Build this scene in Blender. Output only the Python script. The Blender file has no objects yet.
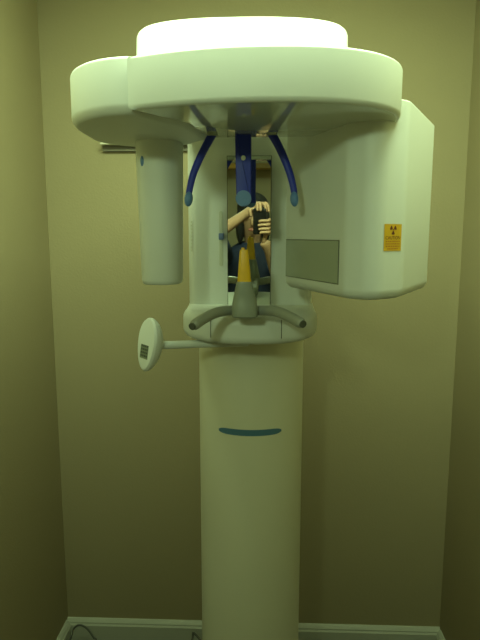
import bpy, bmesh, math, random
from mathutils import Vector, Matrix, Euler
random.seed(4)
C = bpy.context.scene.collection
PI = math.pi
F = 560.0
CAM = Vector((0, 0, 1.5))
PITCH = math.radians(8.6); YAW = math.atan(22/F)
ROT = Euler((PI/2-PITCH, 0, YAW), 'XYZ').to_matrix()

def ray(px, py):
    return ROT @ Vector((px-240, -(py-320), -F))
def P(px, py, Y):
    """real-world point at distance Y in front of the photographer"""
    d = ray(px, py); return CAM + d*(Y/d.y)

# ------------------------------------------------------------------ materials
def mat(name, col, rough=.5, metal=0, spec=.5, coat=0, noise=0, nscale=8, bump=0, bscale=200, emis=None, estr=0):
    m = bpy.data.materials.new(name); m.use_nodes = True
    nt = m.node_tree; b = nt.nodes['Principled BSDF']
    b.inputs['Base Color'].default_value = (*col, 1)
    b.inputs['Roughness'].default_value = rough
    b.inputs['Metallic'].default_value = metal
    b.inputs['Specular IOR Level'].default_value = spec
    b.inputs['Coat Weight'].default_value = coat
    b.inputs['Coat Roughness'].default_value = .08
    tc = nt.nodes.new('ShaderNodeTexCoord')
    if noise:
        n = nt.nodes.new('ShaderNodeTexNoise'); n.inputs['Scale'].default_value = nscale; n.inputs['Detail'].default_value = 4
        r = nt.nodes.new('ShaderNodeMix'); r.data_type = 'RGBA'
        r.inputs[6].default_value = (*[c*(1-noise) for c in col], 1); r.inputs[7].default_value = (*[min(1, c*(1+noise)) for c in col], 1)
        nt.links.new(tc.outputs['Object'], n.inputs['Vector']); nt.links.new(n.outputs['Fac'], r.inputs[0]); nt.links.new(r.outputs[2], b.inputs['Base Color'])
    if bump:
        n = nt.nodes.new('ShaderNodeTexNoise'); n.inputs['Scale'].default_value = bscale
        bp = nt.nodes.new('ShaderNodeBump'); bp.inputs['Strength'].default_value = bump; bp.inputs['Distance'].default_value = .002
        nt.links.new(tc.outputs['Object'], n.inputs['Vector']); nt.links.new(n.outputs['Fac'], bp.inputs['Height']); nt.links.new(bp.outputs['Normal'], b.inputs['Normal'])
    if emis:
        b.inputs['Emission Color'].default_value = (*emis, 1); b.inputs['Emission Strength'].default_value = estr
    return m
M = {}
M['wall'] = mat('painted_taupe_wall', (.29, .238, .130), .75, noise=.03, nscale=3, bump=.25, bscale=140)
M['wall_lit'] = mat('lit_look_wall', (.55, .49, .33), .75, noise=.03, nscale=3)  # wall paint lightened so the rear wall looks more strongly lit
M['ceil'] = mat('ceiling_white', (.75, .74, .68), .8, bump=.2, bscale=90)
M['floor'] = mat('floor_vinyl', (.05, .038, .025), .4, noise=.2, nscale=14)
M['trim'] = mat('white_trim', (.42, .42, .34), .4, noise=.02)
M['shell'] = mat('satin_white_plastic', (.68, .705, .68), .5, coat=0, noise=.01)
M['column'] = mat('bounce_tinted_white', (.66, .64, .50), .45, noise=.015, nscale=5)  # yellowed to paint in warm light bounced off the walls
M['cover'] = mat('overlit_white_cover', (.88, .90, .84), .3, coat=.3)  # whiter than the shell to imitate overexposure under the ceiling light
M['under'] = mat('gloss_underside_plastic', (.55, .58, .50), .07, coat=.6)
M['blue'] = mat('navy_blue_plastic', (.013, .028, .38), .5, coat=0)
M['ltblue'] = mat('pale_blue_pad', (.10, .21, .46), .5)
M['stripe'] = mat('teal_blue_stripe', (.07, .17, .27), .45)
M['grey'] = mat('grey_grip', (.29, .30, .26), .35, noise=.05, nscale=40)
M['dkgrey'] = mat('dark_grip_end', (.08, .085, .07), .5)
M['stem'] = mat('grey_chin_stem', (.26, .28, .23), .4)
M['yellow'] = mat('yellow_bite_plastic', (.80, .46, .010), .4)
M['mirror'] = mat('silvered_mirror', (.80, .84, .76), .015, metal=1)
M['seam'] = mat('shadow_gap_rubber', (.10, .10, .075), .6)
M['window'] = mat('grey_beam_window', (.32, .36, .29), .2, coat=.4)
M['lcd'] = mat('grey_lcd', (.22, .25, .18), .25)
M['lcdink'] = mat('lcd_digits', (.02, .025, .02), .5)
M['orange'] = mat('orange_label', (.62, .35, .008), .45)
M['ink'] = mat('maroon_ink', (.12, .02, .01), .5)
M['ink2'] = mat('brown_ink', (.42, .12, .015), .5)
M['steel_shade'] = mat('steel_recess_shade', (.13, .115, .075), .6, metal=0)  # handles, and the bracket's recess with its shade put into the colour
M['slot'] = mat('slider_slot_grey', (.55, .57, .48), .5)
M['knob'] = mat('slider_knob_blue_grey', (.13, .19, .42), .4)
M['skin'] = mat('skin', (.46, .27, .17), .5, noise=.05, nscale=30)
M['hair'] = mat('black_hair', (.008, .007, .007), .8, bump=.6, bscale=120)
M['navy'] = mat('navy_scrub_cloth', (.012, .020, .055), .85, noise=.2, nscale=20)
M['ltcloth'] = mat('light_blue_cloth', (.20, .32, .40), .85, noise=.08, nscale=20)
M['shoe'] = mat('white_shoe', (.6, .6, .58), .5)
M['phone'] = mat('black_phone', (.008, .008, .009), .25)
M['lens'] = mat('phone_lens', (.05, .05, .06), .05)
M['lips'] = mat('lips', (.40, .14, .11), .5)
M['eye'] = mat('eye_dark', (.03, .02, .015), .2)
M['wood'] = mat('orange_oak_cabinet', (.62, .36, .06), .45, noise=.15, nscale=6)
M['wood2'] = mat('dull_oak_door', (.30, .20, .07), .5, noise=.15, nscale=6)
M['cable'] = mat('grey_cable', (.09, .09, .075), .5)
M['lamp'] = mat('lit_lamp_glass', (.9, .9, .8), .4, emis=(.80, 1.0, .55), estr=2)
M['blackgap'] = M['seam']

# ------------------------------------------------------------------ mesh helpers
def smooth(bm, ang=35):
    a = math.radians(ang)
    for f in bm.faces: f.smooth = True
    for e in bm.edges:
        if len(e.link_faces) == 2: e.smooth = e.calc_face_angle(0) < a
def link(name, bm, m, parent=None, ang=35, pre=True):
    bmesh.ops.recalc_face_normals(bm, faces=bm.faces[:])
    smooth(bm, ang)
    me = bpy.data.meshes.new(name); bm.to_mesh(me); bm.free()
    for x in (m if isinstance(m, (list, tuple)) else [m]): me.materials.append(x)
    o = bpy.data.objects.new(name, me); C.objects.link(o)
    if parent:
        o.parent = parent
        o.matrix_parent_inverse = Matrix.Translation(-parent.location) if parent.type == 'EMPTY' else Matrix.Identity(4)
    return o
def tag(o, label=None, cat=None, group=None, kind=None):
    if label: o['label'] = label
    if cat: o['category'] = cat
    if group: o['group'] = group
    if kind: o['kind'] = kind
    return o
def empty(name, loc):
    o = bpy.data.objects.new(name, None); o.location = loc; o.empty_display_size = .1; C.objects.link(o); return o
def box(bm, x0, x1, y0, y1, z0, z1, bev=0, seg=2, mx=None, mi=0):
    vs = [bm.verts.new((x, y, z)) for x in (x0, x1) for y in (y0, y1) for z in (z0, z1)]
    idx = [(0,1,3,2),(4,6,7,5),(0,4,5,1),(2,3,7,6),(0,2,6,4),(1,5,7,3)]
    fs = [bm.faces.new([vs[i] for i in q]) for q in idx]
    for f in fs: f.material_index = mi
    geo = vs
    if bev:
        es = list({e for f in fs for e in f.edges})
        r = bmesh.ops.bevel(bm, geom=es, offset=bev, segments=seg, profile=.5, affect='EDGES', clamp_overlap=True)
        for f in r['faces']: f.material_index = mi
        geo = list({v for f in r['faces'] for v in f.verts} | {v for v in vs if v.is_valid})
    if mx is not None: bmesh.ops.transform(bm, matrix=mx, verts=[v for v in geo if v.is_valid])
def roundpoly(pts, radii, seg=10):
    n = len(pts); out = []
    for i in range(n):
        p = Vector(pts[i]); a = Vector(pts[i-1]); b = Vector(pts[(i+1) % n])
        r = radii[i] if isinstance(radii, (list, tuple)) else radii
        u = (a-p).normalized(); v = (b-p).normalized()
        th = math.acos(max(-1, min(1, u.dot(v))))
        t = min(r/math.tan(th/2), .49*(a-p).length, .49*(b-p).length)
        r2 = t*math.tan(th/2)
        if t < 1e-5 or th > 3.1: out.append(p); continue
        c = p+(u+v).normalized()*(r2/math.sin(th/2))
        s = p+u*t-c; e = p+v*t-c
        a0 = math.atan2(s.y, s.x); a1 = math.atan2(e.y, e.x); d = a1-a0
        while d > PI: d -= 2*PI
        while d < -PI: d += 2*PI
        for k in range(seg+1):
            q = a0+d*k/seg; out.append(c+Vector((math.cos(q), math.sin(q)))*r2)
    return out
def offset_poly(pts, d):
    """inwards offset of a ccw outline"""
    n = len(pts); out = []
    for i in range(n):
        a = pts[i-1]; b = pts[(i+1) % n]
        t = (b-a).normalized(); nrm = Vector((-t.y, t.x)); out.append(pts[i]+nrm*d)
    return out
def ccw(pts):
    A = sum(pts[i-1].x*pts[i].y-pts[i].x*pts[i-1].y for i in range(len(pts)))
    return pts if A > 0 else pts[::-1]
def prism(bm, pts, z0, z1, rb=0, rt=0, seg=5, botmi=0):
    """plan outline extruded upwards with rounded lower and upper rims"""
    pts = ccw([Vector(p) for p in pts]); rings = []
    if rb:
        for k in range(seg+1):
            a = PI/2*k/seg; rings.append((offset_poly(pts, rb*(1-math.sin(a))), z0+rb*(1-math.cos(a))))
    else: rings.append((pts, z0))
    if rt:
        for k in range(seg+1):
            a = PI/2*k/seg; rings.append((offset_poly(pts, rt*(1-math.cos(a))), z1-rt*(1-math.sin(a))))
    else: rings.append((pts, z1))
    V = [[bm.verts.new((p.x, p.y, z)) for p in r] for r, z in rings]
    n = len(pts)
    for a, b in zip(V, V[1:]):
        for i in range(n): bm.faces.new((a[i-1], a[i], b[i], b[i-1]))
    f = bm.faces.new(V[0][::-1]); f.material_index = botmi
    bm.faces.new(V[-1])
def catmull(pts, n=8):
    pts = [Vector(p) for p in pts]; P_ = [2*pts[0]-pts[1]]+pts+[2*pts[-1]-pts[-2]]; out = []
    for i in range(1, len(P_)-2):
        a, b, c, d = P_[i-1:i+3]
        for k in range(n):
            t = k/n; out.append(.5*((2*b)+(c-a)*t+(2*a-5*b+4*c-d)*t*t+(3*b-a-3*c+d)*t**3))
    out.append(pts[-1]); return out
def sweep(bm, path, ra, rb=None, ref=Vector((0, 1, 0)), ns=16, cap=True, mi=0, roundcap=True):
    """elliptical section (ra across, rb along ref) swept along path; radii may be functions of 0..1"""
    n = len(path); rings = []
    fa = ra if callable(ra) else (lambda t: ra); fb = (rb if callable(rb) else (lambda t: rb)) if rb is not None else fa
    items = []
    for i, p in enumerate(path):
        t = (path[min(i+1, n-1)]-path[max(i-1, 0)]).normalized(); items.append((p, t, fa(i/(n-1)), fb(i/(n-1))))
    if roundcap:
        p, t, a, b = items[0]; h = min(a, b)
        pre = [(p-t*h*math.sin(q), t, a*math.cos(q), b*math.cos(q)) for q in (1.45, 1.1, .7, .35)]
        p, t, a, b = items[-1]; h = min(a, b)
        post = [(p+t*h*math.sin(q), t, a*math.cos(q), b*math.cos(q)) for q in (.35, .7, 1.1, 1.45)]
        items = pre+items+post
    for p, t, a, b in items:
        u = ref-t*ref.dot(t); u.normalize(); v = t.cross(u)
        rings.append([bm.verts.new(p+v*a*math.cos(q*2*PI/ns)+u*b*math.sin(q*2*PI/ns)) for q in range(ns)])
    for A, B in zip(rings, rings[1:]):
        for i in range(ns):
            f = bm.faces.new((A[i-1], A[i], B[i], B[i-1])); f.material_index = mi
    for r in (rings[0][::-1], rings[-1]):
        f = bm.faces.new(r); f.material_index = mi
def ellipsoid(bm, c, r, mx=None, u=20, v=14, mi=0):
    T = Matrix.Translation(c) @ (mx.to_4x4() if mx is not None else Matrix.Identity(4)) @ Matrix.Diagonal((*r, 1))
    g = bmesh.ops.create_uvsphere(bm, u_segments=u, v_segments=v, radius=1, matrix=T)
    for x in g['verts']:
        for f in x.link_faces: f.material_index = mi
def disc(bm, c, axis, r, h, r2=None, seg=24, mi=0):
    q = Vector(axis).to_track_quat('Z', 'Y').to_matrix().to_4x4()
    g = bmesh.ops.create_cone(bm, cap_ends=True, segments=seg, radius1=r, radius2=r if r2 is None else r2, depth=h, matrix=Matrix.Translation(c) @ q)
    for x in g['verts']:
        for f in x.link_faces: f.material_index = mi

# ------------------------------------------------------------------ the room
WY = 1.87
XL = P(53, 320, WY).x; XR = P(457.5, 320, WY).x
RB = -2.1; H = 2.34
def struct(name, bm, m): return tag(link(name, bm, m), kind='structure')
def wallbox(name, *a, m='wall'):
    bm = bmesh.new(); box(bm, *a); return struct(name, bm, M[m])
wallbox('wall_back', XL-.1, XR+.1, WY, WY+.1, 0, H)
wallbox('wall_left', XL-.1, XL, RB, WY, 0, H)
wallbox('wall_right', XR, XR+.1, RB, WY, 0, H)
wallbox('wall_front', XL-.1, XR+.1, RB-.1, RB, 0, H, m='wall_lit')
wallbox('floor', XL-.1, XR+.1, RB-.1, WY+.1, -.1, 0, m='floor')
wallbox('ceiling', XL-.1, XR+.1, RB-.1, WY+.1, H, H+.1, m='ceil')
def baseboard(name, p, q, nrm):
    """moulded profile swept between two wall points"""
    prof = [(0, 0), (.017, 0), (.017, .074), (.013, .080), (.013, .084), (.007, .093), (.004, .096), (0, .096)]
    bm = bmesh.new(); A = []; nrm = Vector(nrm)
    for e in (p, q):
        A.append([bm.verts.new(Vector(e)+nrm*d+Vector((0, 0, z))) for d, z in prof])
    n = len(prof)
    for i in range(n): bm.faces.new((A[0][i-1], A[0][i], A[1][i], A[1][i-1]))
    bm.faces.new(A[0][::-1]); bm.faces.new(A[1])
    return tag(link(name, bm, M['trim'], ang=20), kind='structure')
baseboard('baseboard_back', (XL, WY, 0), (XR, WY, 0), (0, -1, 0))
baseboard('baseboard_left', (XL, RB, 0), (XL, WY-.017, 0), (1, 0, 0))
baseboard('baseboard_right', (XR, RB, 0), (XR, WY-.017, 0), (-1, 0, 0))

# ------------------------------------------------------------------ the x-ray unit
AX = -.027
unit = empty('panoramic_xray_unit', (AX, 1.42, 0))
tag(unit, 'white floor-standing dental panoramic x-ray machine with overhead rotating arm in the alcove', 'x-ray machine')
def part(name, bm, m, parent=unit, **k): return link(name, bm, m, parent, **k)

# column ---------------------------------------------------
CY, CR = 1.42, .134
def circ(cx, cy, rx, ry, n=64, p=2.0, a0=0, a1=2*PI):
    out = []
    for i in range(n):
        t = a0+(a1-a0)*i/n; c, s = math.cos(t), math.sin(t)
        out.append(Vector((cx+rx*math.copysign(abs(c)**(2/p), c), cy+ry*math.copysign(abs(s)**(2/p), s))))
    return out
bm = bmesh.new(); prism(bm, circ(AX, CY, CR, CR), .03, 1.285, rt=.003)
column = part('column', bm, M['column'])
bm = bmesh.new(); prism(bm, roundpoly([(AX-.2, 1.22), (AX+.2, 1.22), (AX+.2, 1.68), (AX-.2, 1.68)], .05), 0, .03, rt=.008)
part('base_plate', bm, M['column'])
# stripe wrapped on the column front
bm = bmesh.new(); z0 = P(250, 433, CY-CR).z; hw = .60
rows = []
N = 26
for i in range(N+1):
    t = -hw+2*hw*i/N; e = .0075*math.sqrt(max(.12, 1-abs(t/hw)**8))
    ring = []
    for r, dz in ((CR-.004, -e), (CR+.0012, -e), (CR+.0012, e), (CR-.004, e)):
        ring.append(bm.verts.new((AX+r*math.sin(t), CY-r*math.cos(t), z0+dz)))
    rows.append(ring)
for a, b in zip(rows, rows[1:]):
    for i in range(4): bm.faces.new((a[i-1], a[i], b[i], b[i-1]))
bm.faces.new(rows[0]); bm.faces.new(rows[-1][::-1])
tag(part('column_stripe', bm, M['stripe'], column), 'curved blue-grey stripe')

# upper column (carriage) ----------------------------------
UY = 1.30
ux0, ux1 = P(187.5, 232, UY).x, P(313.5, 232, UY).x
bm = bmesh.new()
prism(bm, roundpoly([(ux0, UY), (ux1, UY), (ux1, 1.56), (ux0, 1.56)], [.022, .022, .03, .03], 6), 1.285, 1.742, rb=.004)
carriage = part('carriage', bm, M['shell'])
# slider slot and knob, speaker dots at the left edge
bm = bmesh.new()
a = P(221, 211, UY); b = P(221, 266, UY)
prism(bm, roundpoly([(a.x-.0045, b.z), (a.x+.0045, b.z), (a.x+.0045, a.z), (a.x-.0045, a.z)], .0044, 5), -.001, .0012, rt=.0006)
bmesh.ops.transform(bm, matrix=Matrix.Translation((0, UY, 0)) @ Matrix.Rotation(PI/2, 4, 'X'), verts=bm.verts[:])
part('slider_track', bm, M['slot'], carriage)
bm = bmesh.new(); a = P(221.5, 236.5, UY)
box(bm, a.x-.006, a.x+.006, UY-.010, UY+.002, a.z-.0075, a.z+.0075, .002)
tag(part('slider_knob', bm, M['knob'], carriage), 'small blue-grey slider knob')
bm = bmesh.new()
for k in range(9):
    a = P(191.5, 222+k*3.6, UY); disc(bm, Vector((a.x, UY+.0003, a.z)), (0, -1, 0), .0016, .002, seg=8)
tag(part('indicator_dots', bm, M['slot'], carriage), kind='stuff')

# mirror: normal meets the photographer's phone
nv = -(ray(265, 210).normalized())
mc = P(249, 230, UY-.004)
zt, zb = P(249, 157, UY).z, P(249, 306.5, UY).z
xl, xr = P(228, 232, UY).x, P(270.5, 232, UY).x
yax = nv; xax = Vector((0, 0, 1)).cross(yax).normalized() * 1.0
zax = yax.cross(xax).normalized()
if zax.z < 0: zax = -zax; 
xax = yax.cross(zax); 
if xax.x < 0: xax = -xax
def mirror_frame(u, v, w): return mc+xax*u+zax*v+nv*w
def slab(bm, u0, u1, v0, v1, w0, w1, mi=0):
    vs = [bm.verts.new(mirror_frame(u, v, w)) for u in (u0, u1) for v in (v0, v1) for w in (w0, w1)]
    for q in [(0,1,3,2),(4,6,7,5),(0,4,5,1),(2,3,7,6),(0,2,6,4),(1,5,7,3)]:
        bm.faces.new([vs[i] for i in q]).material_index = mi
U0, U1, V0, V1 = xl-mc.x, xr-mc.x, zb-mc.z, zt-mc.z
bm = bmesh.new(); slab(bm, U0-.0012, U1+.0012, V0-.0012, V1+.0012, -.03, .0045)
mback = part('mirror_surround', bm, M['seam'], carriage)
bm = bmesh.new(); slab(bm, U0, U1, V0, V1, .003, .0055)
tag(part('mirror_glass', bm, M['mirror'], carriage), 'tall narrow positioning mirror')

# wall bracket behind the carriage, shade under the lip painted as a dark face
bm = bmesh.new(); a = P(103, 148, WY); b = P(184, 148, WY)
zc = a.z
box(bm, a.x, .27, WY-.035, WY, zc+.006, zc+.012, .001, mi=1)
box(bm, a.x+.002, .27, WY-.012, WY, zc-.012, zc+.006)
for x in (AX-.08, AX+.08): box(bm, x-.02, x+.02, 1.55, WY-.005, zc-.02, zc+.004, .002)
part('wall_bracket', bm, [M['steel_shade'], M['column']])

# patient shelf --------------------------------------------
sw = .152
pts = [Vector((AX+sw, 1.36)), Vector((AX+sw, 1.28))]
for i in range(1, 40):
    t = PI*i/40
    c, s = math.cos(t), math.sin(t)
    pts.append(Vector((AX+sw*math.copysign(abs(c)**.85, c), 1.28-.165*abs(s)**.85)))
pts += [Vector((AX-sw, 1.28)), Vector((AX-sw, 1.36))]
bm = bmesh.new(); prism(bm, pts, 1.278, 1.340, rb=.018, rt=.022, seg=6)
shelf = part('patient_shelf', bm, M['shell'], ang=50)
# seams of the front service panel
for px in (212, 283):
    bm = bmesh.new()
    c0 = P(px, 330, 1.135)
    t = None
    best = min((p for p in pts[3:-3]), key=lambda p: abs(p.x-c0.x))
    box(bm, best.x-.0007, best.x+.0007, best.y-.0010, best.y+.01, 1.292, 1.330)
    part('panel_seam', bm, M['seam'], shelf)

# handle bar ----------------------------------------------
def hp(px, py, Y): return P(px, py, Y)
HB = catmull([hp(195, 324.5, .985), hp(204, 318.5, 1.01), hp(217, 312.5, 1.045), hp(231, 310.5, 1.07), hp(248, 310.5, 1.075),
              hp(262, 310.5, 1.07), hp(277, 311.5, 1.045), hp(290, 317, 1.01), hp(300, 322.5, .985)], 8)
bm = bmesh.new(); sweep(bm, HB, .0098, ref=Vector((0, 0, 1)), ns=20)
bar = tag(part('hand_rail', bm, M['grey']), 'curved grey hand grip')
for e, d in ((HB[0], HB[0]-HB[1]), (HB[-1], HB[-1]-HB[-2])):
    bm = bmesh.new(); disc(bm, e+d.normalized()*.0075, d, .0066, .006)
    tag(part('grip_end_cap', bm, M['dkgrey'], bar), 'dark round grip end')

# chin stem: grey flared post joined to the rail, yellow bite block on it
def loft(bm, secs, n=28, p=3.0, mi=0):
    R = []
    for c, hx, hy in secs:
        R.append([bm.verts.new((v.x, v.y, c.z)) for v in circ(c.x, c.y, hx, hy, n, p)])
    for a, b in zip(R, R[1:]):
        for i in range(n): bm.faces.new((a[i-1], a[i], b[i], b[i-1])).material_index = mi
    bm.faces.new(R[0][::-1]).material_index = mi; bm.faces.new(R[-1]).material_index = mi
k = 1.055/F
bm = bmesh.new()
loft(bm, [(P(244.7, 317, 1.055), 12.2*k, .016), (P(244.7, 315.8, 1.055), 13.2*k, .018), (P(244.7, 309, 1.055), 13.2*k, .018), (P(244.6, 303, 1.055), 12.4*k, .016), (P(244.5, 293, 1.053), 10.2*k, .012),
          (P(244.4, 284, 1.05), 8.2*k, .010), (P(244.4, 281.5, 1.05), 7.6*k, .009)])
stem = tag(part('chin_support', bm, M['stem'], ang=40), 'grey flared chin post')
# saddle that carries the post back to the shelf
bm = bmesh.new(); a = P(244.7, 312, 1.06)
box(bm, a.x-.022, a.x+.022, 1.06, 1.22, a.z-.011, a.z+.011, .006, 3)
part('support_bracket', bm, M['stem'])
bm = bmesh.new()
loft(bm, [(P(244.3, 282.5, 1.05), 7.0*k, .0085), (P(244.2, 270, 1.05), 6.0*k, .008), (P(244, 252, 1.05), 4.4*k, .0075), (P(244, 249.7, 1.05), 3.8*k, .0065)], p=4)
loft(bm, [(P(243, 251, 1.05), 1.8*k, .005), (P(243, 247.6, 1.05), 1.6*k, .0045)], p=3)
tag(part('bite_block', bm, M['yellow'], stem, ang=40), 'yellow tapered bite block')

# overhead ------------------------------------------------
ZB, ZT = 1.676, P(240, 46.0, .785).z
# rotating arm: disc-like front cover
xlc = P(127.5, 80, .824).x; xrc = P(401, 100, .95).x-.006
pts = []
for i in range(25):                      # shallow front bow, left corner to centre
    u = 1-i/24; pts.append(Vector((xlc*u, .779+.045*u*u)))
e = 2/2.5
for i in range(1, 60):                   # rounded right end
    t = -PI/2+PI*i/60; c, s_ = math.cos(t), math.sin(t)
    pts.append(Vector((xrc*abs(c)**e, .955+(.176 if s_ < 0 else .105)*math.copysign(abs(s_)**e, s_))))
pts += [Vector((0, 1.06)), Vector((-.10, 1.06)), Vector((-.122, .925))]
n = 80
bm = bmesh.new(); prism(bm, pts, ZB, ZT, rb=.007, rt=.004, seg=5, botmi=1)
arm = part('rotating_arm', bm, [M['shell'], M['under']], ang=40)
# left lobe of the arm carrying the sensor
lx = P(71, 100, .98).x+.008
pts = [Vector((lx+(xlc+.004-lx)*(1-math.cos(q)), .985-.155*math.sin(q))) for q in [PI/2*i/24 for i in range(25)]]
pts += [Vector((-.118, .928)), Vector((-.098, 1.062)), Vector((-.15, 1.13)), Vector((-.17, 1.15))]
pts += [Vector((lx+.10-.10*math.sin(q), 1.05+.10*math.cos(q))) for q in [PI/2*i/12 for i in range(12)]]
bm = bmesh.new(); rings = []; lt = P(125, 56.5, .835).z; lc = Vector((-.225, .99))
prof = [(.015*(1-math.sin(PI/2*k/7)), ZB-.004+.015*(1-math.cos(PI/2*k/7))) for k in range(8)]+[(.005*(1-math.cos(PI/2*k/4)), lt-.005*(1-math.sin(PI/2*k/4))) for k in range(5)]
for ins, z in prof:
    rings.append([bm.verts.new((*(lc+(p-lc)*(1-ins/(p-lc).length)), z)) for p in pts])
for a, b in zip(rings, rings[1:]):
    for i in range(len(pts)): bm.faces.new((a[i-1], a[i], b[i], b[i-1]))
bm.faces.new(rings[0][::-1]); bm.faces.new(rings[-1])
part('arm_side_housing', bm, M['shell'], arm, ang=40)
# drum, whitened, front raked back to catch the overhead light
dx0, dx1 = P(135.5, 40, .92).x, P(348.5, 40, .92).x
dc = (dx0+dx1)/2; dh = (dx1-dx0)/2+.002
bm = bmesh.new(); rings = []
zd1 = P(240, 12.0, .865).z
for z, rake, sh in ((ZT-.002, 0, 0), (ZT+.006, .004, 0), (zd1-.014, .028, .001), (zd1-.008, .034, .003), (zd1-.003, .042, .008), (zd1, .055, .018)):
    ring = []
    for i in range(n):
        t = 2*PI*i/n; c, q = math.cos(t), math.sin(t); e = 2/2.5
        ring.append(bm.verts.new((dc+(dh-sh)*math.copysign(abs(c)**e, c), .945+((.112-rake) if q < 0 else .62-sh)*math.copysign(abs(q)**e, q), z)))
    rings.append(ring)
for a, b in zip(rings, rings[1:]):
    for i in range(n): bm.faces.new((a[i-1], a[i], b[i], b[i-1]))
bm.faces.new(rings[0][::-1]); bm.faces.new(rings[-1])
tag(part('top_cover', bm, M['cover'], ang=40), 'glossy white top cover, whitened for strong light')

# sensor head ----------------------------------------------
sx0, sx1 = P(137.5, 200, 1.09).x, P(183, 200, 1.09).x
sx0b = P(143, 283, 1.09).x; sx1b = P(182, 283, 1.09).x
bm = bmesh.new()
secs = []
for z, f in ((1.407, .90), (1.409, .955), (1.416, 1), (1.55, 1), (1.69, 1)):
    t = (z-1.407)/(1.68-1.407)
    a = sx0b+(sx0-sx0b)*t; b = sx1b+(sx1-sx1b)*t
    secs.append((Vector(((a+b)/2, 1.095, z)), (b-a)/2*f, .050*f))
loft(bm, secs, n=48, p=2.6)
sensor = part('sensor_head', bm, M['shell'], ang=40)
bm = bmesh.new(); a = P(143.3, 161, 1.052)
ellipsoid(bm, Vector((a.x, 1.054, a.z)), (.0060, .006, .0135))
tag(part('sensor_button', bm, M['ltblue'], sensor), 'pale blue oval button')

# tube head ------------------------------------------------
TB = 1.394
def T(px, Y):
    v = P(px, 270, Y); return (v.x, v.y)
A_ = T(285.5, 1.15); B_ = T(344, .935); C_ = T(374, .905); D_ = T(403, .945); E_ = T(427.5, 1.12)
pts0 = [A_, B_, C_, D_, E_, (E_[0]-.01, 1.235), (A_[0]+.035, 1.255)]
pts = roundpoly(pts0, [.006, .022, .06, .05, .012, .03, .02], 8)
bm = bmesh.new(); prism(bm, pts, TB, 1.712, rb=.018, rt=.003, seg=6)
z_d, z_e = P(402, 104, .97).z, P(433, 125, 1.12).z
for v in bm.verts:                       # lid falls gently towards the rear
    if v.co.z > 1.70: v.co.z += z_d-1.712+(z_e-z_d)*max(0, min(1, (v.co.y-.97)/.15))
tube = part('tube_head', bm, M['shell'], ang=40)
# oblique beam window
a2, b2 = Vector(A_), Vector(B_); d2 = (b2-a2).normalized(); n2 = Vector((d2.y, -d2.x))
if n2.y > 0: n2 = -n2
def fpt(s, z, w): q = a2+d2*s+n2*w; return Vector((q.x, q.y, z))
def hit(px, py, w=0):
    d = ray(px, py); o = CAM
    q0 = a2+n2*w
    t = ((q0.x-o.x)*n2.x+(q0.y-o.y)*n2.y)/(d.x*n2.x+d.y*n2.y)
    p = o+d*t; return (Vector((p.x, p.y))-a2).dot(d2), p.z
def panel(bm, s0, s1, z0, z1, w0, w1):
    vs = [bm.verts.new(fpt(s, z, w)) for s in (s0, s1) for z in (z0, z1) for w in (w0, w1)]
    for q in [(0,1,3,2),(4,6,7,5),(0,4,5,1),(2,3,7,6),(0,2,6,4),(1,5,7,3)]: bm.faces.new([vs[i] for i in q])
s0, zt1 = hit(286.5, 240); s1, zt2 = hit(339, 241); _, zb1 = hit(286.5, 277); _, zb2 = hit(339, 282)
zt_, zb_ = (zt1+zt2)/2, (zb1+zb2)/2
s0 = max(s0, .004)
bm = bmesh.new(); panel(bm, s0-.0018, s1+.0018, zb_-.0016, zt_+.0016, -.004, .0006)
part('window_gasket', bm, M['seam'], tube)
bm = bmesh.new(); panel(bm, s0, s1, zb_, zt_, -.002, .0014)
tag(part('beam_window', bm, M['window'], tube), 'grey rectangular beam window')
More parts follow.
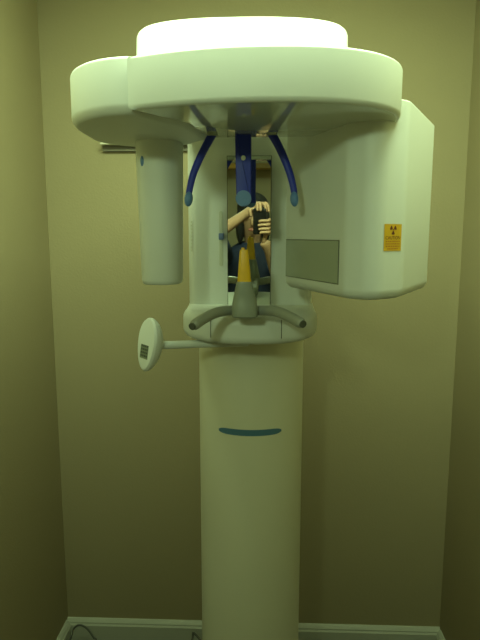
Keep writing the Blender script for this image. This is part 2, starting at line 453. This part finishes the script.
# vertical seam between oblique panel and rounded front
# warning label --------------------------------------------
def label_part():
    # outline of the tube head in plan; find the surface under the label
    dirs = ray(392.5, 237.5); best = None
    q = ccw([Vector(p) for p in pts]); nn = len(q)
    for i in range(nn):
        a, b = q[i-1], q[i]; e = b-a
        den = dirs.x*e.y-dirs.y*e.x
        if abs(den) < 1e-9: continue
        t = (a.x*e.y-a.y*e.x)/den; s = (dirs.x*a.y-dirs.y*a.x)/den
        if abs(den) > 0:
            # solve o + t d = a + u e
            u = ((t*dirs.x-a.x)*e.x+(t*dirs.y-a.y)*e.y)/e.length_squared
            if 0 <= u <= 1 and t > 0 and (best is None or t < best[0]): best = (t, e.normalized(), i)
    t, e, i0 = best
    c = CAM+dirs*t
    if e.x < 0: e = -e
    nrm = Vector((e.y, -e.x, 0))
    if nrm.y > 0: nrm = -nrm
    xa = Vector((e.x, e.y, 0)); za = Vector((0, 0, 1))
    # perspective widths
    dep = c.y
    w = 20.5/F*dep/max(.3, abs(xa.x))*.97; h = 26/F*dep
    # follow the curved shell: project on plan polygon per column
    def surf(u):
        tgt = Vector((c.x, c.y))+Vector((xa.x, xa.y))*u; bd = None
        for i in range(nn):
            a, b = q[i-1], q[i]; ee = b-a
            tt = max(0, min(1, (tgt-a).dot(ee)/ee.length_squared)); pp = a+ee*tt
            d = (pp-tgt).length
            if bd is None or d < bd[0]: bd = (d, pp)
        return bd[1]
    bm = bmesh.new()
    def pt(u, v, lift):
        s = surf(u); return Vector((s.x, s.y, c.z+v))+nrm*lift
    def quad_strip(u0, u1, v0, v1, lift, mi, n=8):
        for kx in range(n):
            ua = u0+(u1-u0)*kx/n; ub = u0+(u1-u0)*(kx+1)/n
            f = bm.faces.new([bm.verts.new(pt(*z)) for z in ((ua, v0, lift), (ub, v0, lift), (ub, v1, lift), (ua, v1, lift))]); f.material_index = mi
    quad_strip(-w/2, w/2, -h/2, h/2, .0008, 0)
    # trefoil
    R = w*.17; tc = h*.29
    def fan(a0, a1, r0, r1, mi):
        st = 6
        for kx in range(st):
            x0 = a0+(a1-a0)*kx/st; x1 = a0+(a1-a0)*(kx+1)/st
            f = bm.faces.new([bm.verts.new(pt(r*math.cos(a), tc+r*math.sin(a), .0012)) for r, a in ((r0, x0), (r1, x0), (r1, x1), (r0, x1))]); f.material_index = mi
    for kx in range(3):
        m_ = math.radians(30+120*kx+0)
        fan(m_-PI/6, m_+PI/6, R*.33, R*1.15, 1)
    fan(0, PI*2, .00005, R*.2, 1)
    # heading as letters and small print rules
    cu = bpy.data.curves.new('heading', 'FONT'); cu.body = 'CAUTION'; cu.size = w*.19; cu.align_x = 'CENTER'
    to = bpy.data.objects.new('heading', cu); C.objects.link(to)
    bpy.context.view_layer.update()
    me = bpy.data.meshes.new_from_object(to.evaluated_get(bpy.context.evaluated_depsgraph_get()))
    base = len(bm.verts); vs = [bm.verts.new(pt(v.co.x, -h*.07+v.co.y, .0012)) for v in me.vertices]
    for pl in me.polygons:
        try: bm.faces.new([vs[i] for i in pl.vertices]).material_index = 1
        except ValueError: pass
    bpy.data.objects.remove(to); bpy.data.curves.remove(cu); bpy.data.meshes.remove(me)
    random.seed(7)
    for r, v in enumerate((-.15, -.24, -.33, -.42)):
        L = .40 if r < 3 else .30
        x = -L
        while x < L-.02:
            wd = random.uniform(.05, .13); x2 = min(L, x+wd)
            quad_strip(x*w, x2*w, (v-.012)*h, (v+.018)*h, .0012, 2, 1); x = x2+.03
    return bm
bm = label_part()
me_o = bpy.data.meshes.new('warning_label')
bm.to_mesh(me_o); bm.free()
for x in ('orange', 'ink', 'ink2'): me_o.materials.append(M[x])
lab = bpy.data.objects.new('warning_label', me_o); C.objects.link(lab); lab.parent = tube
tag(lab, 'small orange radiation warning sticker')

# temple supports ------------------------------------------
def temple(path, pad):
    pth = catmull(path, 8)
    bm = bmesh.new(); sweep(bm, pth, lambda t: .0076-.0022*t, lambda t: .0048, ns=14)
    o = tag(part('temple_support', bm, M['blue']), 'dark blue curved temple support')
    bm = bmesh.new(); d = (pth[-1]-pth[-5]).normalized()
    mx = d.to_track_quat('Z', 'Y').to_matrix()
    c, rr = pad
    ellipsoid(bm, c, (.0068, .0078, .0135), mx)
    tag(part('temple_pad', bm, M['ltblue'], o), 'pale blue pad')
    bm = bmesh.new(); c = pth[0]
    box(bm, c.x-.009, c.x+.009, c.y-.008, c.y+.008, ZB-.0015, ZB+.004, .001)
    part('support_mount', bm, M['stem'], o)
Yt = 1.03
temple([P(212.5, 134, Yt), P(206, 146, Yt), P(199, 160, Yt-.004), P(193, 175, Yt-.008), P(189.5, 190, Yt-.012), P(188, 202, Yt-.014)], (P(188.6, 199, Yt-.016), 0))
temple([P(271.5, 133.5, Yt), P(277.5, 144, Yt), P(284, 158, Yt-.004), P(290, 174, Yt-.008), P(293.8, 190, Yt-.012), P(295, 202, Yt-.014)], (P(294.3, 199, Yt-.016), 0))
# forehead support: flat blue bar
bm = bmesh.new()
a = P(243, 136, 1.035); b = P(243.5, 199, 1.02); wx = 8.0*1.03/F
ptsb = [(P(235, 136, 1.03).x, a.z+.006), (P(251.5, 136, 1.03).x, a.z+.006), (P(251, 198, 1.03).x, b.z), (P(236.5, 198, 1.03).x, b.z)]
prism(bm, roundpoly(ptsb, .001, 2), -.0045, .0045, rb=.0015, rt=.0015)
bmesh.ops.transform(bm, matrix=Matrix.Translation((0, 1.03, 0)) @ Matrix.Rotation(PI/2, 4, 'X'), verts=bm.verts[:])
fore = tag(part('forehead_support', bm, M['blue']), 'dark blue flat forehead support bar')
bm = bmesh.new(); c = P(243.6, 198.5, 1.022); disc(bm, Vector((c.x, 1.021, c.z)), (0, -1, 0), .0142, .012, .0142, 32)
bmesh.ops.bevel(bm, geom=bm.edges[:], offset=.002, segments=2, affect='EDGES', clamp_overlap=True)
tag(part('forehead_pad', bm, M['ltblue'], fore), 'pale blue round forehead pad')
bm = bmesh.new(); c = P(243.3, 158, 1.025); disc(bm, Vector((c.x, 1.0245, c.z)), (0, -1, 0), .0042, .003, seg=20)
tag(part('bar_screw', bm, M['slot'], fore), 'pale round screw head')

# control panel --------------------------------------------
pc = P(147.5, 344.5, 1.15)
fd = Vector((-.76, -.64, .16)).normalized()       # where the screen faces
zt3 = (Vector((.0, 0, 1))-fd*fd.dot(Vector((.0, 0, 1)))).normalized(); xt3 = zt3.cross(fd).normalized()
MX = Matrix((xt3, zt3, fd)).transposed()
bm = bmesh.new()
outl = []
for i in range(44):
    t = 2*PI*i/44; outl.append((.036*math.cos(t)*(1+.12*math.sin(t)), .057*math.sin(t)))
rings = []
for w, f in ((.0055, .88), (.0045, .94), (0, 1), (-.006, .985), (-.013, .90), (-.021, .72), (-.028, .45), (-.031, .2)):
    rings.append([bm.verts.new(pc+MX @ Vector((x*f, y*f, w))) for x, y in outl])
for a, b in zip(rings, rings[1:]):
    for i in range(44): bm.faces.new((a[i-1], a[i], b[i], b[i-1]))
bm.faces.new(rings[0]); bm.faces.new(rings[-1][::-1])
cp = part('control_panel', bm, M['shell'], ang=30)
bm = bmesh.new()
def lb(x0, x1, y0, y1, w0, w1, mi=0):
    vs = [bm.verts.new(pc+MX @ Vector((x, y, w))) for x in (x0, x1) for y in (y0, y1) for w in (w0, w1)]
    for q in [(0,1,3,2),(4,6,7,5),(0,4,5,1),(2,3,7,6),(0,2,6,4),(1,5,7,3)]: bm.faces.new([vs[i] for i in q]).material_index = mi
lb(-.016, .016, -.030, -.001, .003, .0063)
for r in range(4):
    for c_ in range(4):
        lb(-.013+.0075*c_, -.013+.0075*c_+.005, -.026+.0068*r, -.026+.0068*r+.004, .005, .0067, 1)
tag(part('display_screen', bm, [M['lcd'], M['lcdink']], cp), 'small dark grey display')
bm = bmesh.new(); e0 = pc-fd*.022+Vector((0, 0, .001)); 
pth = catmull([e0, Vector((P(170, 345, 1.17).x, 1.17, 1.268)), Vector((P(200, 345, 1.19).x, 1.19, 1.267)), Vector((P(240, 346, 1.20).x, 1.20, 1.268))], 8)
sweep(bm, pth, lambda t: .0085, ns=18, ref=Vector((0, 0, 1)))
box(bm, pth[-1].x-.02, pth[-1].x+.02, 1.185, 1.225, 1.262, 1.282, .004)
part('panel_arm', bm, M['shell'], cp)

# ------------------------------------------------------------------ cable on the floor
def floor_cable(name, path, label, r=.0035):
    bm = bmesh.new(); sweep(bm, catmull(path, 10), r, ref=Vector((.3, .2, 1)).normalized(), ns=10)
    tag(link(name, bm, M['cable']), label, 'cable')
w1, w2, w3 = P(71, 637, 1.80), P(79.5, 625, 1.81), P(94, 638, 1.80)
floor_cable('power_cable', [(XL+.04, 1.62, .004), (w1.x-.012, 1.74, .006), (w1.x-.004, 1.79, .055), w1, (P(74, 628.5, 1.81)), w2, P(87, 628.5, 1.81), w3, (w3.x+.012, 1.79, .06), (w3.x+.05, 1.72, .006), (-.42, 1.66, .004), (-.30, 1.63, .004), (-.232, 1.62, .004)],
            'thin grey cable looping up off the floor against the back baseboard, left of the column')
c0 = P(193, 637, 1.79)
floor_cable('data_cable', [(-.245, 1.70, .004), (c0.x-.03, 1.75, .03), (c0.x-.005, 1.80, c0.z-.02), (c0.x, 1.81, c0.z), (c0.x+.03, 1.79, c0.z-.025), (c0.x+.035, 1.72, .05), (-.13, 1.70, .034)],
            'dark cable hump rising beside the left foot of the column', .004)

# ------------------------------------------------------------------ photographer seen in the mirror
def V(px, py, dist):
    """point whose mirror image shows at px,py; dist = depth of the image behind the glass plane + camera"""
    d = ray(px, py); p = CAM+d*(dist/d.y)
    q0 = mirror_frame(0, 0, .0055); k_ = (p-q0).dot(nv); return p-2*k_*nv
D0 = 2*UY
person = empty('person', (-.12, -.42, 0))
tag(person, 'person in navy top with dark tied-up hair in the mirror, both hands raised', 'person')
def skin_mesh(name, verts, edges, rads, root, m, parent, sub=2):
    me = bpy.data.meshes.new(name); me.from_pydata([tuple(v) for v in verts], edges, []); 
    o = bpy.data.objects.new(name, me); C.objects.link(o)
    md = o.modifiers.new('skin', 'SKIN'); md.use_smooth_shade = True
    s = o.modifiers.new('sub', 'SUBSURF'); s.levels = sub; s.render_levels = sub
    for i, r in enumerate(rads):
        sv = me.skin_vertices[0].data[i]; sv.radius = (r, r) if not isinstance(r, tuple) else r; sv.use_root = (i == root)
    bpy.context.view_layer.update()
    ev = o.evaluated_get(bpy.context.evaluated_depsgraph_get())
    nm = bpy.data.meshes.new_from_object(ev)
    bpy.data.objects.remove(o); bpy.data.meshes.remove(me)
    return nm
# key points
headc = V(253, 217, D0+.42)
hx, hy, hz = headc
neck = Vector((hx+.0, hy-.045, hz-.155)); chest = Vector((hx, hy-.07, hz-.31)); belly = Vector((hx, hy-.07, hz-.49)); pelvis = Vector((hx, hy-.08, hz-.64))
shL = Vector((hx-.165, hy-.06, hz-.235)); shR = Vector((hx+.165, hy-.06, hz-.235))
handL = V(258, 207, D0+.02); wrL = V(247, 213, D0+.05); elL = V(214, 236, D0+.08)
elL = Vector((elL.x, elL.y, elL.z))
handR = V(264, 241, D0+.02); wrR = V(268, 249, D0+.05); elR = V(277, 276, D0+.16)
fz = .09
legs = []
verts = [pelvis, belly, chest, neck, Vector((hx, hy-.02, hz-.10)), Vector((hx, hy, hz)), Vector((hx, hy-.005, hz+.055)),
         shL, (shL+elL)/2, elL, wrL, handL,
         shR, (shR+elR)/2, elR, wrR, handR]
edges = [(0,1),(1,2),(2,3),(3,4),(4,5),(5,6),(2,7),(7,8),(8,9),(9,10),(10,11),(2,12),(12,13),(13,14),(14,15),(15,16)]
rads = [.112,.095,.105,.052,(.050,.056),(.070,.088),(.062,.074), .055,.042,.034,.022,(.030,.016), .055,.042,.034,.022,(.030,.016)]
for s in (-1, 1):
    i = len(verts); hx2 = hx+s*.095
    verts += [Vector((hx2, hy-.08, hz-.72)), Vector((hx2, hy-.06, .50)), Vector((hx2, hy-.09, .09)), Vector((hx2, hy+.06, .045))]
    edges += [(0, i), (i, i+1), (i+1, i+2), (i+2, i+3)]
    rads += [.09, .06, .038, (.04, .03)]
bodyme = skin_mesh('b', verts, edges, rads, 0, M['skin'], person)
bm = bmesh.new(); bm.from_mesh(bodyme)
# fingers wrapped on the phone, built as tapering chains rooted in the palms
def finger(pts_, r0):
    sweep(bm, catmull(pts_, 5), lambda t: r0*(1-.3*t), ns=10, ref=Vector((.2, .3, 1)).normalized())
PHx0, PHx1 = -.054, .006; PHz1 = 1.508; PHz0 = PHz1-.118; PHy = -.012
for k_, (L, xo) in enumerate(((.05, -.040), (.056, -.026), (.052, -.012), (.042, .001))):
    b0 = handL+Vector((xo+.016-.006, .0, .008)); 
    finger([handL+Vector((.25*(xo+.02), 0, .002)), Vector((xo, -.034, PHz1+.022)), Vector((xo+.004, -.012, PHz1+.013)), Vector((xo+.006, .0, PHz1-L*.15))] if xo < -.02 else
           [handL+Vector((.25*(xo+.02), 0, .002)), Vector((xo, -.040, PHz1+.020)), Vector((xo+.012, -.030, PHz1+.008)), Vector((xo+.016, -.026, PHz1-.014))], .0085)
finger([handL, Vector((PHx0-.012, -.02, 1.50)), Vector((PHx0-.010, -.016, 1.475))], .010)
for k_, zz in enumerate((1.452, 1.434, 1.416, 1.400)):
    finger([handR+Vector((.004, -.004, (zz-handR.z)*.5)), Vector((PHx1+.016, -.020, zz)), Vector((PHx1+.008, .001, zz)), Vector((PHx1-.018, .004, zz)), Vector((PHx1-.034+.004*abs(k_-1), .003, zz-.002))], .0085)
finger([handR, Vector((PHx1+.012, -.034, 1.43)), Vector((PHx1-.006, -.034, 1.452))], .010)
# face: nose, ears, brow
ellipsoid(bm, headc+Vector((0, .098, -.018)), (.013, .018, .024))
for s in (-1, 1): ellipsoid(bm, headc+Vector((s*.078, .0, -.01)), (.010, .018, .030))
body = link('body', bm, M['skin'], person, ang=80); bpy.data.meshes.remove(bodyme)
for s in (-1, 1):
    bm = bmesh.new(); ellipsoid(bm, headc+Vector((s*.033, .080, .008)), (.015, .012, .008)); link('eye', bm, M['eye'], person)
bm = bmesh.new(); ellipsoid(bm, headc+Vector((0, .086, -.060)), (.024, .010, .009)); link('lips', bm, M['lips'], person)
bm = bmesh.new()
ellipsoid(bm, headc+Vector((0, -.030, .045)), (.086, .096, .084), u=28, v=20)
ellipsoid(bm, headc+Vector((-.068, .012, -.045)), (.024, .050, .095)); ellipsoid(bm, headc+Vector((.068, .012, -.045)), (.024, .050, .095))
ellipsoid(bm, headc+Vector((.0, -.10, .07)), (.042, .042, .040))
ellipsoid(bm, headc+Vector((0, -.06, -.04)), (.075, .055, .10))
tag(link('hair', bm, M['hair'], person, ang=80), 'dark hair tied up on top')
# scrubs
def mid(a, b, t): return a.lerp(b, t)
def lerpn(a, b, t): return a.lerp(b, t)
ty = hy-.07
bm = bmesh.new()
loft(bm, [(Vector((hx, ty-.005, hz-.725)), .178, .132), (Vector((hx, ty, hz-.62)), .168, .128), (Vector((hx, ty, hz-.50)), .150, .118), (Vector((hx, ty, hz-.37)), .168, .126),
          (Vector((hx, ty, hz-.29)), .182, .124), (Vector((hx, ty+.003, hz-.225)), .178, .105), (Vector((hx, ty+.01, hz-.185)), .150, .085), (Vector((hx, ty+.02, hz-.155)), .105, .078), (Vector((hx, ty+.026, hz-.135)), .072, .070)], n=40, p=2.3)
for a_, b_ in ((shL, elL), (shR, elR)):
    ins = a_.lerp(Vector((hx, ty, a_.z)), .25)
    sweep(bm, catmull([ins, a_, a_.lerp(b_, .35), a_.lerp(b_, .62)], 6), lambda t: .068-.008*t, ref=Vector((.1, .9, .3)).normalized(), ns=20, roundcap=False)
link('scrub_top', bm, M['navy'], person, ang=80)
bm = bmesh.new()
loft(bm, [(Vector((hx, ty-.01, hz-.83)), .10, .09), (Vector((hx, ty-.01, hz-.79)), .165, .118), (Vector((hx, ty-.01, hz-.72)), .172, .126), (Vector((hx, ty-.005, hz-.64)), .160, .120)], n=40, p=2.3)
for s_ in (-1, 1):
    sweep(bm, catmull([Vector((hx+s_*.085, ty-.01, hz-.74)), Vector((hx+s_*.092, ty-.01, hz-.90)), Vector((hx+s_*.097, hy-.065, .50)), Vector((hx+s_*.097, hy-.085, .10))], 6), lambda t: .098-.036*t, ref=Vector((0, 1, .1)).normalized(), ns=24, roundcap=False)
link('trousers', bm, M['ltcloth'], person, ang=80)
for s in (-1, 1):
    bm = bmesh.new()
    pts_s = circ(hx+s*.095, hy+.0, .050, .135, 32, 2.4); prism(bm, pts_s, 0, .085, rb=.006, rt=.035)
    link('shoe', bm, M['shoe'], person)
# phone held at the camera position
ph = empty('mobile_phone', (PHx0, PHy, PHz0))
tag(ph, 'black mobile phone held upright in front of the face in the mirror', 'phone')
bm = bmesh.new(); prism(bm, roundpoly([(PHx0, PHz0), (PHx1, PHz0), (PHx1, PHz1), (PHx0, PHz1)], .008, 5), .004, .014, rb=.002, rt=.002)
bmesh.ops.transform(bm, matrix=Matrix.Rotation(PI/2, 4, 'X'), verts=bm.verts[:])
# rotation sends height to -y
link('phone_body', bm, M['phone'], ph)
for o in [o for o in bpy.data.objects if o.parent == ph]:
    o.location.y -= 0
bm = bmesh.new(); disc(bm, Vector((0, -.0035, 1.5)), (0, 1, 0), .004, .002, seg=20); link('camera_lens', bm, M['lens'], ph)

# wooden cabinet on the wall behind the photographer (seen in the mirror)
cab = empty('wall_cabinet', (-.1, RB, 1.80))
tag(cab, 'orange wooden wall cabinet high behind the photographer, reflected at the mirror top', 'cabinet')
zc0 = V(250, 169, 2*UY-RB-.3).z
bm = bmesh.new(); box(bm, -.55, .50, RB, RB+.30, zc0, zc0+.55, .003); link('cabinet_body', bm, M['wood'], cab)
xm = V(243, 165, 2*UY-RB-.3).x
for x0, x1 in ((-.545, xm-.002), (xm+.002, .495)):
    bm = bmesh.new(); box(bm, x0, x1, RB+.30, RB+.32, zc0+.004, zc0+.546, .004); d = link('cabinet_door', bm, M['wood'] if x0 < -.4 else M['wood2'], cab)
    bm = bmesh.new(); sweep(bm, [Vector(((x1-.05 if x0 < -.1 else x0+.05), RB+.335, zc0+z)) for z in (.04, .06, .10, .12)], .005, ref=Vector((0, 1, 0))); link('door_handle', bm, M['steel_shade'], d)

# ceiling lamp ---------------------------------------------
LX, LY = -.02, .80
def ceiling_lamp(x, y, label):
    lamp = empty('ceiling_lamp', (x, y, H)); tag(lamp, label, 'lamp')
    bm = bmesh.new(); disc(bm, Vector((x, y, H-.012)), (0, 0, 1), .17, .024, seg=40); link('lamp_base', bm, M['trim'], lamp)
    bm = bmesh.new(); ellipsoid(bm, Vector((x, y, H-.024)), (.15, .15, .07), u=32, v=16); link('lamp_diffuser', bm, M['lamp'], lamp, ang=80)
LX, LY, LW, LD = 0, .86, 1.10, .53
tr = empty('ceiling_light_panel', (LX, LY, H)); tag(tr, 'rectangular ceiling light panel above the x-ray machine', 'ceiling light')
bm = bmesh.new()
for a in ((LX-LW/2-.03, LX+LW/2+.03, LY-LD/2-.03, LY-LD/2), (LX-LW/2-.03, LX+LW/2+.03, LY+LD/2, LY+LD/2+.03), (LX-LW/2-.03, LX-LW/2, LY-LD/2, LY+LD/2), (LX+LW/2, LX+LW/2+.03, LY-LD/2, LY+LD/2)):
    box(bm, *a, H-.03, H-.0005)
link('panel_frame', bm, M['trim'], tr)
bm = bmesh.new(); box(bm, LX-LW/2, LX+LW/2, LY-LD/2, LY+LD/2, H-.02, H-.001); link('light_diffuser', bm, M['lamp'], tr)
ceiling_lamp(.22, -.55, 'round ceiling lamp above and behind the photographer')
def light(name, kind, loc, energy, col, size, rot=(0, 0, 0)):
    l = bpy.data.lights.new(name, kind); l.energy = energy; l.color = col
    if kind == 'POINT': l.shadow_soft_size = size
    else: l.size = size
    o = bpy.data.objects.new(name, l); o.location = loc; o.rotation_euler = rot; C.objects.link(o); return o
GREEN = (.72, 1.0, .56)
l = bpy.data.lights.new('panel_light', 'AREA'); l.shape = 'RECTANGLE'; l.size = LW; l.size_y = LD; l.energy = 32; l.color = GREEN
o = bpy.data.objects.new('panel_light', l); o.location = (LX, LY, H-.035); C.objects.link(o)
light('lamp_light', 'POINT', (.22, -.55, H-.20), 3, GREEN, .10)
SP = Vector((-.42, -.70, 1.95)); AIM = Vector((.05, 1.3, 1.62)); dv = (AIM-SP).normalized()  # added front fill for the machine, with an unseen made-up fixture
l = bpy.data.lights.new('fill_light', 'SPOT'); l.energy = 25; l.color = GREEN; l.shadow_soft_size = .06
l.spot_size = math.radians(72); l.spot_blend = 1
sp = bpy.data.objects.new('fill_light', l); C.objects.link(sp); sp.location = SP
sp.rotation_euler = dv.to_track_quat('-Z', 'Y').to_euler()
wl = empty('added_fill_spot', (XL, SP.y-.1, SP.z)); tag(wl, 'added unseen fill spot beside the photographer aimed at the machine', 'lamp')
bm = bmesh.new(); disc(bm, Vector((XL+.010, SP.y-.12, SP.z)), (1, 0, 0), .05, .02, seg=32); link('fill_plate', bm, M['trim'], wl)
bm = bmesh.new(); sweep(bm, [Vector((XL+.015, SP.y-.12, SP.z)), SP-dv*.15], .010, ref=Vector((0, 0, 1))); link('fill_arm', bm, M['trim'], wl)
bm = bmesh.new(); q = dv.to_track_quat('Z', 'Y').to_matrix(); rr = []
for w_, r_ in ((-.16, .02), (-.155, .04), (-.13, .055), (-.068, .078), (-.066, .078), (-.068, .074), (-.13, .051), (-.15, .03)):
    rr.append([bm.verts.new(SP+q @ Vector((r_*math.cos(t*PI/16), r_*math.sin(t*PI/16), w_))) for t in range(32)])
for a, b in zip(rr, rr[1:]):
    for i in range(32): bm.faces.new((a[i-1], a[i], b[i], b[i-1]))
bm.faces.new(rr[0]); bm.faces.new(rr[-1]); link('fill_shade', bm, M['trim'], wl)

w = bpy.data.worlds.new('world'); bpy.context.scene.world = w; w.use_nodes = True
w.node_tree.nodes['Background'].inputs[0].default_value = (.02, .02, .015, 1)

cam = bpy.data.cameras.new('camera'); cam.sensor_fit = 'VERTICAL'; cam.sensor_height = 32; cam.sensor_width = 24; cam.lens = 32*F/640
cam.clip_start = .003
co = bpy.data.objects.new('camera', cam); co.location = CAM; co.rotation_euler = ROT.to_euler(); C.objects.link(co)
bpy.context.scene.camera = co
vs = bpy.context.scene.view_settings
vs.view_transform = 'Standard'; vs.look = 'None'; vs.gamma = 1; vs.use_curve_mapping = False; vs.exposure = 0
